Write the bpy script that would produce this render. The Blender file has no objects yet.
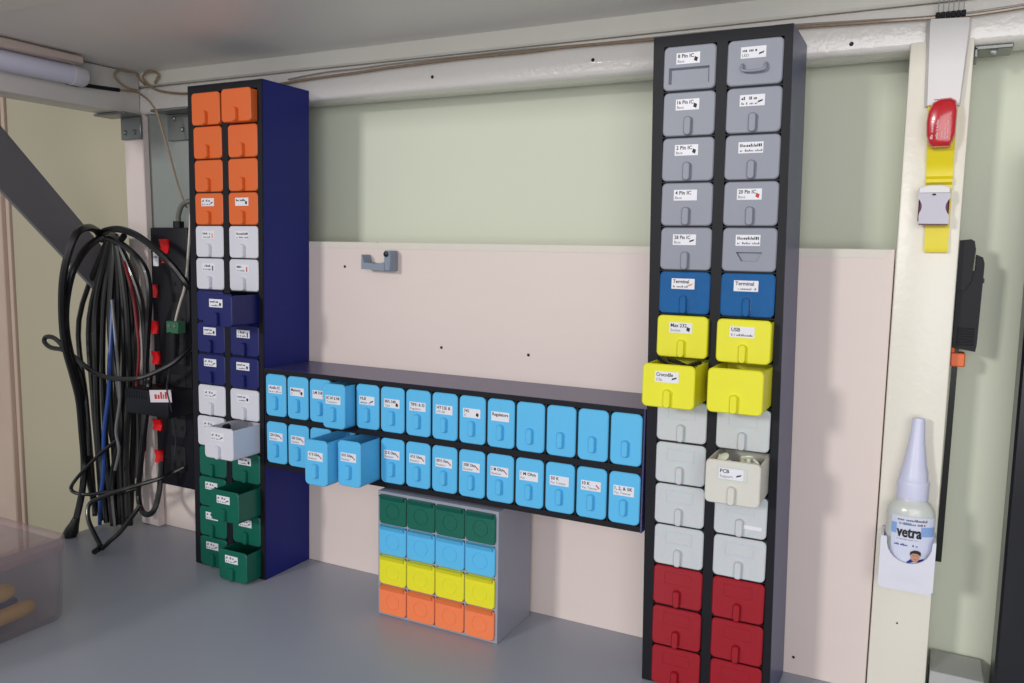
import bpy, bmesh, math, random
from mathutils import Vector, Matrix
random.seed(7)
C = bpy.context.scene.collection
PI = math.pi

# ------------------------------------------------------------------ camera
F_PX = 819.06
CAM = Vector((0.6966, -0.7549, 0.3843))
ROT = (math.radians(83.4958), math.radians(-0.9305), math.radians(27.0608))
cam_d = bpy.data.cameras.new('camera'); cam = bpy.data.objects.new('camera', cam_d); C.objects.link(cam)
cam.location = CAM; cam.rotation_mode = 'XYZ'; cam.rotation_euler = ROT
cam_d.sensor_width = 36; cam_d.lens = 36 * F_PX / 1024; cam_d.clip_start = 0.01; cam_d.clip_end = 50
bpy.context.scene.camera = cam
RM = cam.rotation_euler.to_matrix()

def at(px, py, val, ax='y'):
    """the point of the plane ax = val seen at a pixel of the photograph (a measuring aid)"""
    d = RM @ Vector(((px - 512) / F_PX, -(py - 341.5) / F_PX, -1))
    i = 'xyz'.index(ax)
    return CAM + d * ((val - CAM[i]) / d[i])

# --------------------------------------------------------------- materials
def lin(c):
    return tuple((v / 255 / 12.92) if v / 255 <= 0.04045 else ((v / 255 + 0.055) / 1.055) ** 2.4 for v in c) + (1,)
MATS = {}
def mat(name, rgb, rough=0.45, metal=0.0, spec=0.5, noise=0.0, nscale=40, bump=0.0, bscale=200, trans=0.0,
        coat=0.0, alpha=1.0, subsurf=0.0, aniso=0.0, stretch=(1, 1, 1), rnoise=0.0):
    if name in MATS: return MATS[name]
    m = bpy.data.materials.new(name); m.use_nodes = True; nt = m.node_tree; b = nt.nodes['Principled BSDF']
    col = lin(rgb)
    b.inputs['Base Color'].default_value = col; b.inputs['Roughness'].default_value = rough
    b.inputs['Metallic'].default_value = metal; b.inputs['Specular IOR Level'].default_value = spec
    b.inputs['Transmission Weight'].default_value = trans; b.inputs['Coat Weight'].default_value = coat
    b.inputs['Alpha'].default_value = alpha; b.inputs['Anisotropic'].default_value = aniso
    if subsurf:
        b.inputs['Subsurface Weight'].default_value = subsurf; b.inputs['Subsurface Scale'].default_value = 0.004
    if noise or bump or rnoise:
        tc = nt.nodes.new('ShaderNodeTexCoord'); mp = nt.nodes.new('ShaderNodeMapping')
        mp.inputs['Scale'].default_value = stretch; nt.links.new(tc.outputs['Object'], mp.inputs['Vector'])
    if noise or rnoise:
        n = nt.nodes.new('ShaderNodeTexNoise'); n.inputs['Scale'].default_value = nscale; n.inputs['Detail'].default_value = 5
        nt.links.new(mp.outputs[0], n.inputs['Vector'])
    if noise:
        mx = nt.nodes.new('ShaderNodeMix'); mx.data_type = 'RGBA'
        mx.inputs['A'].default_value = tuple(v * (1 - noise) for v in col[:3]) + (1,)
        mx.inputs['B'].default_value = tuple(min(1, v * (1 + noise)) for v in col[:3]) + (1,)
        nt.links.new(n.outputs['Fac'], mx.inputs['Factor']); nt.links.new(mx.outputs['Result'], b.inputs['Base Color'])
    if rnoise:
        mr = nt.nodes.new('ShaderNodeMapRange'); mr.inputs['From Min'].default_value = .3; mr.inputs['From Max'].default_value = .7
        mr.inputs['To Min'].default_value = max(.02, rough - rnoise); mr.inputs['To Max'].default_value = rough + rnoise
        nt.links.new(n.outputs['Fac'], mr.inputs['Value']); nt.links.new(mr.outputs[0], b.inputs['Roughness'])
    if bump:
        n2 = nt.nodes.new('ShaderNodeTexNoise'); n2.inputs['Scale'].default_value = bscale; n2.inputs['Detail'].default_value = 3
        nt.links.new(mp.outputs[0], n2.inputs['Vector'])
        bp = nt.nodes.new('ShaderNodeBump'); bp.inputs['Strength'].default_value = bump; bp.inputs['Distance'].default_value = 0.001
        nt.links.new(n2.outputs['Fac'], bp.inputs['Height']); nt.links.new(bp.outputs[0], b.inputs['Normal'])
    MATS[name] = m
    return m
def clear(name, rgb, fac, rough=0.2, noise=0.0):
    """see-through plastic: part straight through, part tinted gloss"""
    if name in MATS: return MATS[name]
    m = bpy.data.materials.new(name); m.use_nodes = True; nt = m.node_tree; b = nt.nodes['Principled BSDF']
    b.inputs['Base Color'].default_value = lin(rgb); b.inputs['Roughness'].default_value = rough
    t = nt.nodes.new('ShaderNodeBsdfTransparent'); mx = nt.nodes.new('ShaderNodeMixShader')
    mx.inputs[0].default_value = fac
    nt.links.new(t.outputs[0], mx.inputs[1]); nt.links.new(b.outputs[0], mx.inputs[2])
    nt.links.new(mx.outputs[0], nt.nodes['Material Output'].inputs['Surface'])
    MATS[name] = m
    return m

M_WALL = mat('green wall paint', (219, 224, 205), .7, noise=.04, nscale=3)
M_FLOOR = mat('floor tile', (150, 148, 142), .5, noise=.1)
M_TRIM = mat('pinkish door trim', (196, 174, 160), .6, noise=.05)
M_DESK = mat('grey laminate desktop', (166, 169, 180), .34, spec=.4, noise=.03, nscale=6)
M_PANEL = mat('pinkish white board', (229, 214, 208), .5, noise=.025, nscale=12, stretch=(1, 1, 3))
M_EDGE = mat('cream edge tape', (222, 216, 205), .45, noise=.04, nscale=60)
M_PAINT = mat('white gloss paint', (238, 234, 230), .2, coat=.3, noise=.02, nscale=8, bump=.7, bscale=170)
M_CREAM = mat('cream gloss paint', (238, 233, 220), .32, noise=.03, nscale=20, bump=.25, bscale=160)
M_RAIL = mat('cream rail paint', (234, 231, 222), .4, noise=.03)
M_STEEL = mat('grey steel paint', (140, 146, 142), .45, noise=.06, nscale=30)
M_BRACE = mat('dark grey steel paint', (108, 106, 110), .42, noise=.06, nscale=25)
M_ZINC = mat('zinc plate', (135, 138, 135), .35, metal=.7)
M_BOLT = mat('dark bolt', (45, 48, 55), .3, metal=.6)
M_ALU = mat('brushed sheet metal', (238, 236, 232), .5, metal=.2, noise=.02, nscale=8, stretch=(1, 1, 1))
M_HOLE = mat('dark hole', (45, 36, 30), .9)
M_NAVY = mat('navy plastic', (28, 36, 116), .5, spec=.25, noise=.05, nscale=60)
M_SLATE = mat('slate navy plastic', (62, 70, 112), .38, spec=.6, noise=.05, nscale=60)
M_BLACK = mat('black plastic', (22, 23, 30), .5, spec=.25)
M_GREYBOX = mat('grey printed plastic', (156, 158, 172), .4, noise=.10, nscale=16, stretch=(1, 1, .15))
M_LABEL = mat('label paper', (232, 232, 240), .35)
M_INK = mat('label ink', (30, 26, 30), .6)
M_INKG = mat('faint label ink', (110, 104, 108), .6)
M_INKR = mat('red label ink', (190, 60, 45), .6)
M_INKO = mat('orange label ink', (235, 150, 50), .6)
COL = dict(orange=(224, 104, 42), white=(216, 216, 226), navy=(10, 22, 96), green=(0, 98, 80), sky=(92, 190, 240),
           grey=(142, 146, 160), blue=(16, 96, 160), yellow=(234, 230, 40), frost=(204, 208, 212), red=(156, 16, 34),
           milk=(216, 214, 206), coral=(248, 134, 84))
def dmat(c):
    soft = dict(navy=.45, green=.42, blue=.18, frost=.4, red=.35, milk=.4)
    return mat(c + ' drawer plastic', COL[c], soft.get(c, .42), subsurf=(.25 if c in ('blue', 'frost', 'milk') else 0),
               coat=(.25 if c == 'blue' else 0), noise=(.22 if c == 'blue' else .03), nscale=(60 if c == 'blue' else 50))

# ----------------------------------------------------------------- helpers
class MB:
    def __init__(s): s.bm = bmesh.new()
    def box(s, a, b, bev=0.0, mi=0, seg=1):
        t = bmesh.new()
        bmesh.ops.create_cube(t, size=1)
        for v in t.verts:
            v.co = Vector([(a[i] + b[i]) / 2 + v.co[i] * (b[i] - a[i]) for i in range(3)])
        if bev: bmesh.ops.bevel(t, geom=t.edges[:], offset=bev, segments=seg, affect='EDGES', profile=.5)
        s.join(t, mi); return s
    def join(s, t, mi=0, M=None):
        if M is not None: t.transform(M)
        mp = {}
        for v in t.verts: mp[v] = s.bm.verts.new(v.co)
        for f in t.faces:
            try:
                nf = s.bm.faces.new([mp[v] for v in f.verts]); nf.material_index = mi; nf.smooth = f.smooth
            except ValueError: pass
        t.free()
    def poly(s, pts, mi=0, smooth=False):
        vs = [s.bm.verts.new(p) for p in pts]
        f = s.bm.faces.new(vs); f.material_index = mi; f.smooth = smooth
    def prism(s, pts2, y0, y1, mi=0, plane='xz', smooth=False):
        """outline in the x-z plane (counter-clockwise seen from -y) given depth from y0 (front) to y1"""
        def p3(u, v, w): return (u, w, v) if plane == 'xz' else ((w, u, v) if plane == 'yz' else (u, v, w))
        A = [s.bm.verts.new(p3(u, v, y0)) for u, v in pts2]; B = [s.bm.verts.new(p3(u, v, y1)) for u, v in pts2]
        n = len(A)
        s.bm.faces.new(A).material_index = mi; s.bm.faces.new(B[::-1]).material_index = mi
        for i in range(n):
            f = s.bm.faces.new((A[i], B[i], B[(i + 1) % n], A[(i + 1) % n])); f.material_index = mi; f.smooth = smooth
        return s
    def loops(s, rings, mi=0, cap0=True, cap1=True, smooth=False, closed=True):
        R = [[s.bm.verts.new(p) for p in r] for r in rings]; n = len(R[0])
        for a, b in zip(R, R[1:]):
            for i in range(n if closed else n - 1):
                f = s.bm.faces.new((a[i], b[i], b[(i + 1) % n], a[(i + 1) % n])); f.material_index = mi; f.smooth = smooth
        if cap0: s.bm.faces.new(R[0]).material_index = mi
        if cap1: s.bm.faces.new(R[-1][::-1]).material_index = mi
        return s
    def tube(s, pts, r, n=8, mi=0, smooth_path=True, sub=5):
        P = [Vector(p) for p in pts]
        if smooth_path and len(P) > 2:
            Q = []
            for i in range(len(P) - 1):
                p0 = P[max(i - 1, 0)]; p1 = P[i]; p2 = P[i + 1]; p3 = P[min(i + 2, len(P) - 1)]
                for k in range(sub):
                    t = k / sub
                    Q.append(.5 * ((2 * p1) + (-p0 + p2) * t + (2 * p0 - 5 * p1 + 4 * p2 - p3) * t * t + (-p0 + 3 * p1 - 3 * p2 + p3) * t ** 3))
            Q.append(P[-1]); P = Q
        rings = []; up = None
        for i, p in enumerate(P):
            d = (P[min(i + 1, len(P) - 1)] - P[max(i - 1, 0)])
            if d.length < 1e-9: d = Vector((0, 0, 1))
            d.normalize()
            if up is None: up = d.orthogonal().normalized()
            up = (up - d * up.dot(d))
            up = up.normalized() if up.length > 1e-6 else d.orthogonal().normalized()
            w = d.cross(up); rr = r[min(i, len(r) - 1)] if isinstance(r, (list, tuple)) else r
            rings.append([p + (up * math.cos(2 * PI * k / n) + w * math.sin(2 * PI * k / n)) * rr for k in range(n)])
        s.loops(rings, mi, smooth=True); return s
    def lathe(s, prof, c=(0, 0, 0), n=28, mi=0, axis='z', sy=1.0):
        rings = []
        for r, h in prof:
            ring = []
            for k in range(n):
                a = 2 * PI * k / n; u, v = r * math.cos(a), r * sy * math.sin(a)
                p = (u, v, h) if axis == 'z' else ((u, h, v) if axis == 'y' else (h, u, v))
                ring.append((p[0] + c[0], p[1] + c[1], p[2] + c[2]))
            rings.append(ring)
        s.loops(rings, mi, smooth=True); return s
    def build(s, name, mats, parent=None, loc=None, label=None):
        bmesh.ops.recalc_face_normals(s.bm, faces=s.bm.faces[:])
        me = bpy.data.meshes.new(name); s.bm.to_mesh(me); s.bm.free()
        for m in (mats if isinstance(mats, (list, tuple)) else [mats]): me.materials.append(m)
        me.set_sharp_from_angle(angle=math.radians(40)) if hasattr(me, 'set_sharp_from_angle') else None
        o = bpy.data.objects.new(name, me); C.objects.link(o)
        if parent is not None:
            o.parent = parent
            if loc is None: o.location = -root_loc(parent)      # mesh written in world coordinates
        if loc is not None: o.location = loc
        if label: o['label'] = label
        return o
def root_loc(p):
    v = Vector(p.location)
    while p.parent is not None:
        p = p.parent; v += Vector(p.location)
    return v
def thing(name, label, cat, loc=(0, 0, 0), group=None):
    o = bpy.data.objects.new(name, None); C.objects.link(o); o.location = loc; o.empty_display_size = .01
    return tag(o, label, cat, group)
def tag(o, label, cat, group=None, kind=None):
    o['label'] = label; o['category'] = cat
    if group: o['group'] = group
    if kind: o['kind'] = kind
    return o
def struct(o):
    o['kind'] = 'structure'; return o
def link_copy(o, parent=None, loc=None, rot=None):
    c = o.copy(); C.objects.link(c)
    if parent is not None: c.parent = parent
    if loc is not None: c.location = loc
    if rot is not None: c.rotation_euler = rot
    return c

def rrect(w, h, r, n=4, cx=0, cz=0):
    pts = []
    for sx, sz, a0 in ((1, 1, 0), (-1, 1, PI / 2), (-1, -1, PI), (1, -1, 3 * PI / 2)):
        for k in range(n + 1):
            a = a0 + PI / 2 * k / n
            pts.append((cx + sx * (w / 2 - r) + r * math.cos(a), cz + sz * (h / 2 - r) + r * math.sin(a)))
    return pts

_tx = {}
def text_tris(body, bold=False):
    """flat letters as faces, height 1"""
    key = (body, bold)
    if key in _tx: return _tx[key]
    cu = bpy.data.curves.new('lettering', 'FONT'); cu.body = body; cu.size = 1; cu.resolution_u = 2
    if bold: cu.offset = .02
    ob = bpy.data.objects.new('lettering', cu); C.objects.link(ob)
    dg = bpy.context.evaluated_depsgraph_get(); ev = ob.evaluated_get(dg); me = ev.to_mesh()
    V = [(v.co.x, v.co.y) for v in me.vertices]; Fs = [tuple(p.vertices) for p in me.polygons]
    ev.to_mesh_clear(); bpy.data.objects.remove(ob); bpy.data.curves.remove(cu)
    _tx[key] = (V, Fs); return _tx[key]
def letters(mb, body, x0, z0, w, h, mi, put, bold=False):
    V, Fs = text_tris(body, bold)
    if not V: return
    xs = [v[0] for v in V]; mnx, mxx = min(xs), max(xs)
    sc = h / .72; sx = min(sc, w / max(mxx - mnx, 1e-6))
    bv = [mb.bm.verts.new(put(x0 + (v[0] - mnx) * sx, z0 + v[1] * sc)) for v in V]
    for f in Fs:
        try: mb.bm.faces.new([bv[i] for i in f]).material_index = mi
        except ValueError: pass
def strokes(mb, x0, z0, w, h, mi, put, rnd):
    """print too small to read: a row of uneven letter-like strokes"""
    x = x0
    while x < x0 + w:
        ww = h * rnd.uniform(.18, .5); hh = h * rnd.choice((.55, .6, .9))
        if rnd.random() < .82:
            mb.poly([put(x, z0), put(x + ww, z0), put(x + ww, z0 + hh), put(x, z0 + hh)], mi)
        x += ww + h * .16

def label_mesh(spec, w=.0195, h=.0088):
    """a stuck-on paper label; local origin at its centre, front at y=-0.0003; spec = (line1, line2, icon) – None: unreadable"""
    mb = MB(); l1, l2, icon = spec[:3]; rnd = random.Random(str(spec))
    mb.box((-w / 2, -.0003, -h / 2), (w / 2, 0, h / 2))
    put = lambda x, z: (x, -.00042, z)
    tw = w * (.62 if icon else .86)
    if l1:
        if l1[0] == '~': strokes(mb, -w * .43, h * .06, tw, h * .3, 1, put, rnd)
        else: letters(mb, l1, -w * .44, h * .06, w * (.7 if icon else .88), h * .34, 1, put, True)
    if l2:
        if l2[0] == '~': strokes(mb, -w * .43, -h * .36, tw, h * .22, 2, put, rnd)
        else: letters(mb, l2, -w * .44, -h * .36, w * .8, h * .26, 2, put)
    if icon:
        ix, iz = w * .33, -h * .12
        if icon == 'chip': q = [(-.14, -.1), (.08, -.22), (.14, .1), (-.08, .22)]
        elif icon == 'rod': q = [(-.2, -.12), (.12, .02), (.16, .16), (-.16, .04)]
        elif icon == 'res': q = [(-.16, .22), (.14, -.1), (.2, -.02), (-.1, .3)]
        else: q = [(-.07, -.26), (.07, -.26), (.07, .3), (-.07, .3)]
        mb.poly([put(ix + a * w * .6, iz + b * h * 1.1) for a, b in q], 3 if (len(spec) > 3 or icon == 'res') else 1)
    return mesh_only(mb, [M_LABEL, M_INK, M_INKG, M_INKO if len(spec) > 3 and spec[3] == 'o' else M_INKR])
def mesh_only(mb, mats):
    o = mb.build('tmp_piece', mats); me = o.data; bpy.data.objects.remove(o); return me

# ----------------------------------------------------------- drawers (bins)
def bin_mesh(w, h, r, depth, mats, pocket=None, wall=.0014, frame=False):
    """open-topped drawer; origin at the centre of its front face plane; +y goes into the cabinet"""
    mb = MB(); ft = .0022; ch = .0008
    f0 = rrect(w - 2 * ch, h - 2 * ch, r - ch * .5); f1 = rrect(w, h, r)
    if pocket:
        # front sheet with a real recess
        outer = [mb.bm.verts.new((x, 0, z)) for x, z in f0]; inner = [mb.bm.verts.new((x, 0, z)) for x, z in pocket]
        es = [mb.bm.edges.new((a[i], a[(i + 1) % len(a)])) for a in (outer, inner) for i in range(len(a))]
        bmesh.ops.triangle_fill(mb.bm, edges=es, use_beauty=True, use_dissolve=False)
        cx = sum(p[0] for p in pocket) / len(pocket); cz = sum(p[1] for p in pocket) / len(pocket)
        deep = [mb.bm.verts.new((cx + (x - cx) * .9, .0035, cz + (z - cz) * .86 - .0004)) for x, z in pocket]
        for i in range(len(pocket)):
            j = (i + 1) % len(pocket); mb.bm.faces.new((inner[i], inner[j], deep[j], deep[i]))
        mb.bm.faces.new(deep)
        o1 = [mb.bm.verts.new((x, ch, z)) for x, z in f1]; o2 = [mb.bm.verts.new((x, .0045, z)) for x, z in f1]
        for a, b in ((outer, o1), (o1, o2)):
            for i in range(len(a)):
                j = (i + 1) % len(a); mb.bm.faces.new((a[i], b[i], b[j], a[j]))
        mb.bm.faces.new(o2)
    else:
        mb.loops([[(x, 0, z) for x, z in f0], [(x, ch, z) for x, z in f1], [(x, ft, z) for x, z in f1]])
    if frame:
        a0, b0, a1, b1 = .0118, .0054, .0112, .0048
        R1 = [(-a0, -b0), (a0, -b0), (a0, b0), (-a0, b0)]; R2 = [(-a1, -b1), (a1, -b1), (a1, b1), (-a1, b1)]
        lo = [mb.bm.verts.new((x, .0001, z + .0072)) for x, z in R1]; up_ = [mb.bm.verts.new((x, -.0003, z + .0072)) for x, z in R1]
        ui = [mb.bm.verts.new((x, -.0003, z + .0072)) for x, z in R2]; li = [mb.bm.verts.new((x, .0001, z + .0072)) for x, z in R2]
        for A_, B_ in ((lo, up_), (up_, ui), (ui, li)):
            for i in range(4): mb.bm.faces.new((A_[i], A_[(i + 1) % 4], B_[(i + 1) % 4], B_[i]))
    # U shaped trough behind the front
    y0 = ft * .9; y1 = depth; t = h / 2 - .0016; W = w - .0006; R_ = r * .8
    out = []; inn = []
    def corner(cx, cz, rr, a0, a1, n=4): return [(cx + rr * math.cos(a0 + (a1 - a0) * k / n), cz + rr * math.sin(a0 + (a1 - a0) * k / n)) for k in range(n + 1)]
    out = [(-W / 2, t)] + corner(-W / 2 + R_, -h / 2 + R_, R_, PI, 1.5 * PI) + corner(W / 2 - R_, -h / 2 + R_, R_, 1.5 * PI, 2 * PI) + [(W / 2, t)]
    ri = max(R_ - wall, .0006)
    inn = [(-W / 2 + wall, t)] + corner(-W / 2 + wall + ri, -h / 2 + wall + ri, ri, PI, 1.5 * PI) + corner(W / 2 - wall - ri, -h / 2 + wall + ri, ri, 1.5 * PI, 2 * PI) + [(W / 2 - wall, t)]
    A = [mb.bm.verts.new((x, y0, z)) for x, z in out]; B = [mb.bm.verts.new((x, y1, z)) for x, z in out]
    A2 = [mb.bm.verts.new((x, y0, z)) for x, z in inn]; B2 = [mb.bm.verts.new((x, y1 - wall, z)) for x, z in inn]
    n = len(A)
    for i in range(n - 1):
        mb.bm.faces.new((A[i], A[i + 1], B[i + 1], B[i])); mb.bm.faces.new((A2[i], B2[i], B2[i + 1], A2[i + 1]))
    mb.bm.faces.new((A[0], B[0], B2[0], A2[0])); mb.bm.faces.new((A[-1], A2[-1], B2[-1], B[-1]))
    mb.bm.faces.new(B); mb.bm.faces.new(B2[::-1]); mb.bm.faces.new((B[0], B[-1], B2[-1], B2[0]))
    return mesh_only(mb, mats)
def grip_mesh(w, h, mats):
    mb = MB()
    mb.loops([[(x, 0, z) for x, z in rrect(w, h, w * .42)], [(x, -.0028, z) for x, z in rrect(w, h, w * .42)],
              [(x, -.0038, z) for x, z in rrect(w * .75, h * .9, w * .33)]])
    return mesh_only(mb, mats)
_mc = {}
def cached(key, fn):
    if key not in _mc: _mc[key] = fn()
    return _mc[key]
WORD = dict(orange='orange', white='white', navy='navy blue', green='dark green', sky='sky blue', grey='grey', blue='see-through blue',
            yellow='yellow', frost='frosted clear', red='red', milk='milky white', coral='coral orange')

def put_drawer(root, rl, kind, c, pos, spec=None, special=None):
    """one drawer part of a cabinet with its grip and label"""
    if kind == 'tower': w, h, r, d, gw, gh, gz, lz = .043, .0352, .0040, .066, .0062, .0150, -.0098, .0075
    else: w, h, r, d, gw, gh, gz, lz = .0290, .0470, .0048, .066, .0062, .0150, -.0082, .0068
    pk = None
    if special == 'wide pocket': pk = [(-.017, -.0125), (.0165, -.0125), (.0165, .0005), (-.017, .0005)]
    if special == 'small pocket': pk = [(-.006, -.0095), (.007, -.0095), (.0105, -.002), (-.0105, -.002)]
    me = cached((kind, c, special if pk else None), lambda: bin_mesh(w, h, r, d, dmat(c), pk, frame=(kind == 'tower' and c in ('frost', 'red', 'milk', 'blue'))))
    o = bpy.data.objects.new('drawer', me); C.objects.link(o); o.parent = root; o.location = Vector(pos) - rl
    o['label'] = WORD[c] + ' drawer'
    if not pk:
        if special == 'hoop':
            def hoop():
                mb = MB(); mb.tube([(-.009, 0, -.0015), (-.009, -.003, -.0025), (-.0085, -.004, -.0065), (0, -.004, -.0075), (.0085, -.004, -.0065), (.009, -.003, -.0025), (.009, 0, -.0015)], .0011, 7, sub=3)
                return mesh_only(mb, dmat(c))
            gm = cached(('hoop', c), hoop); gp = (0, 0, 0)
        else: gm = cached(('grip', c, gh), lambda: grip_mesh(gw, gh, dmat(c))); gp = (0, 0, gz)
        g = bpy.data.objects.new('handle', gm); C.objects.link(g); g.parent = o; g.location = gp
    if special == 'strip':
        q = MB(); q.box((.0030, -.0005, -.0105), (.0180, .0001, -.0070), .0002); st = q.build('strip', M_LABEL); st.parent = o; st.location = (0, 0, 0); st['label'] = 'narrow white strip'
    if spec:
        lm = cached(('lab', kind) + tuple(spec), lambda: (label_mesh(spec) if kind == 'tower' else label_mesh(spec, .0192, .0090)))
        l = bpy.data.objects.new('label', lm); C.objects.link(l); l.parent = o
        l.location = (-.0012 if kind == 'tower' else -.0004, -.00002, lz); l['label'] = 'white paper label'
    return o

# ------------------------------------------------------------ room setting
WY = .054     # the painted wall behind the bench
struct(MB().box((-2.2, WY, -.75), (2.4, WY + .1, 1.9)).build('wall_back', M_WALL))
struct(MB().box((-2.2, -3.8, -.80), (2.4, WY + .1, -.75)).build('floor', M_FLOOR))
tb = MB(); tb.box((-.700, WY - .016, -.75), (-.612, WY, 1.9), .002); tb.box((-.612, WY - .008, -.75), (-.604, WY, 1.9), .001)
struct(tb.build('trim_1', M_TRIM))
do = MB(); do.box((-.602, WY - .004, -.75), (-.2300, WY, 1.5), .0005)
struct(do.build('dim_wall_panel', mat('beige dim wall tone', (178, 171, 148), .55, noise=.03, nscale=5)))  # added panel: the left wall's dimmer, warmer light is put into its beige

# --------------------------------------------------------------- workbench
wb = thing('workbench', 'workbench with grey laminate top, pinkish back board, white frame and metal overhead shelf', 'workbench', (.2, -.2, -.75))
MB().box((-.292, -.62, -.022), (.84, .047, 0), .0015).build('desktop', M_DESK, wb, label='grey laminate desktop')
for x, y in ((-.25, -.56), (-.25, 0), (.76, -.56), (.76, 0)):
    MB().box((x, y, -.75), (x + .04, y + .04, -.022), .002).build('leg', M_PAINT, wb)
pn = MB().box((-.2235, .0, .0), (.6685, .010, .3885), .0006).build('back_panel', M_PANEL, wb, label='pinkish white board behind the cabinets')
ep = MB(); ep.prism([(-.2, .3810), (.6610, .3810), (.6655, .3880), (-.2, .3880)], -.0006, 0)
e = ep.build('edge_tape', M_EDGE); e.parent = pn; e.location = (0, 0, 0)
def holes(pts, parent, y, r, m, name='screw_hole'):
    for px, py in pts:
        p = at(px, py, y); q = MB(); q.lathe([(r, -.0004), (r * .9, -.0006), (.0001, -.0001)], (0, 0, 0), 12, axis='y')
        o = q.build(name, m); o.parent = parent; o.location = p - root_loc(parent)
holes([(334, 243.2), (378, 243.6), (345, 266.5), (441.5, 347.5), (528.5, 355)], pn, 0, .0016, M_HOLE)
holes([(793.5, 657)], pn, 0, .0013, M_HOLE)
bmn = MB(); bmn.box((-.2740, .0, .549), (.84, .042, .584), .005, seg=3)
beam = bmn.build('rear_beam', M_PAINT, wb, label='white painted rear beam')
holes([(432.5, 77), (593, 60), (851.5, 44)], beam, 0, .0018, M_BOLT)
MB().box((-.2740, .0, .5845), (.84, .042, .66), .002).build('shelf_rail', M_RAIL, wb, label='cream painted shelf rail')
MB().box((-.272, -.252, .602), (.84, -.0005, .6045)).build('overhead_shelf', M_ALU, wb, label='bare sheet metal shelf underside')
MB().box((-.272, -.292, .600), (.84, -.2522, .640), .002).build('front_rail', M_RAIL, wb, label='cream painted shelf rail')
sb = MB(); sb.box((-.275, -.25, .5475), (-.235, -.001, .6015), .004, seg=2); sb.build('side_beam', mat('shaded white paint', (205, 202, 198), .3, bump=.3, bscale=120, noise=.03), wb, label='white painted side beam')  # shade on the side beam is put into a darker white
# corner post: steel post behind, white upright in front at its left
MB().box((-.2335, .0105, 0), (-.1640, .046, .5485), .002).build('post', M_STEEL, wb, label='grey steel corner post')
MB().box((-.2335, -.0005, .3890), (-.1380, .0100, .5485), .001).build('corner_plate', M_STEEL, wb, label='grey steel corner plate')
up = MB(); up.box((-.2490, -.0115, 0.0005), (-.2135, -.0010, .5470), .0012)
for v in up.bm.verts: v.co.x -= .0080 * v.co.z / .547
up.build('upright', mat('pinkish white paint', (222, 208, 204), .45, noise=.03), wb, label='pinkish white upright strip')
pr = MB().box((.6695, -.004, .0), (.7150, .042, .5535), .0018, seg=2).build('post', M_CREAM, wb, label='cream painted right post')
holes([(897, 623)], pr, -.004, .0008, M_HOLE)
# diagonal brace, a flat bar in the side frame
br = MB(); br.prism([(-.219, .600), (-.300, .600), (-.002, .2905), (-.002, .3600)], -.305, -.299, plane='yz')
br.build('brace', M_BRACE, wb, label='dark grey flat diagonal brace')
def bracket(a, flange, bolts, nm='corner_bracket'):
    q = MB(); q.box(a[0], a[1], .0006); q.box(flange[0], flange[1], .0006)
    o = q.build(nm, M_ZINC, wb, label='small zinc corner bracket')
    for b in bolts:
        k = MB(); k.lathe([(.0032, 0), (.0030, -.0016), (.0012, -.0024)], (0, 0, 0), 10, axis='y')
        ko = k.build('bolt', M_ZINC); ko.parent = o; ko.location = Vector(b) - root_loc(o)
bracket(((-.2560, -.0160, .5160), (-.2190, -.0125, .5440)), ((-.2760, -.0400, .5440), (-.2190, -.0125, .5470)), [(-.2480, -.0160, .5250), (-.2300, -.0160, .5250)])
bracket(((-.1830, -.0045, .5130), (-.1390, -.0008, .5455)), ((-.1830, -.0300, .5455), (-.1200, -.0008, .5485)), [(-.1560, -.0045, .5260), (-.1700, -.0045, .5400)])
bracket(((.7155, .006, .540), (.7180, .036, .548)), ((.7155, .006, .5455), (.7420, .036, .5488)), [(.7290, .010, .5440)])

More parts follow.
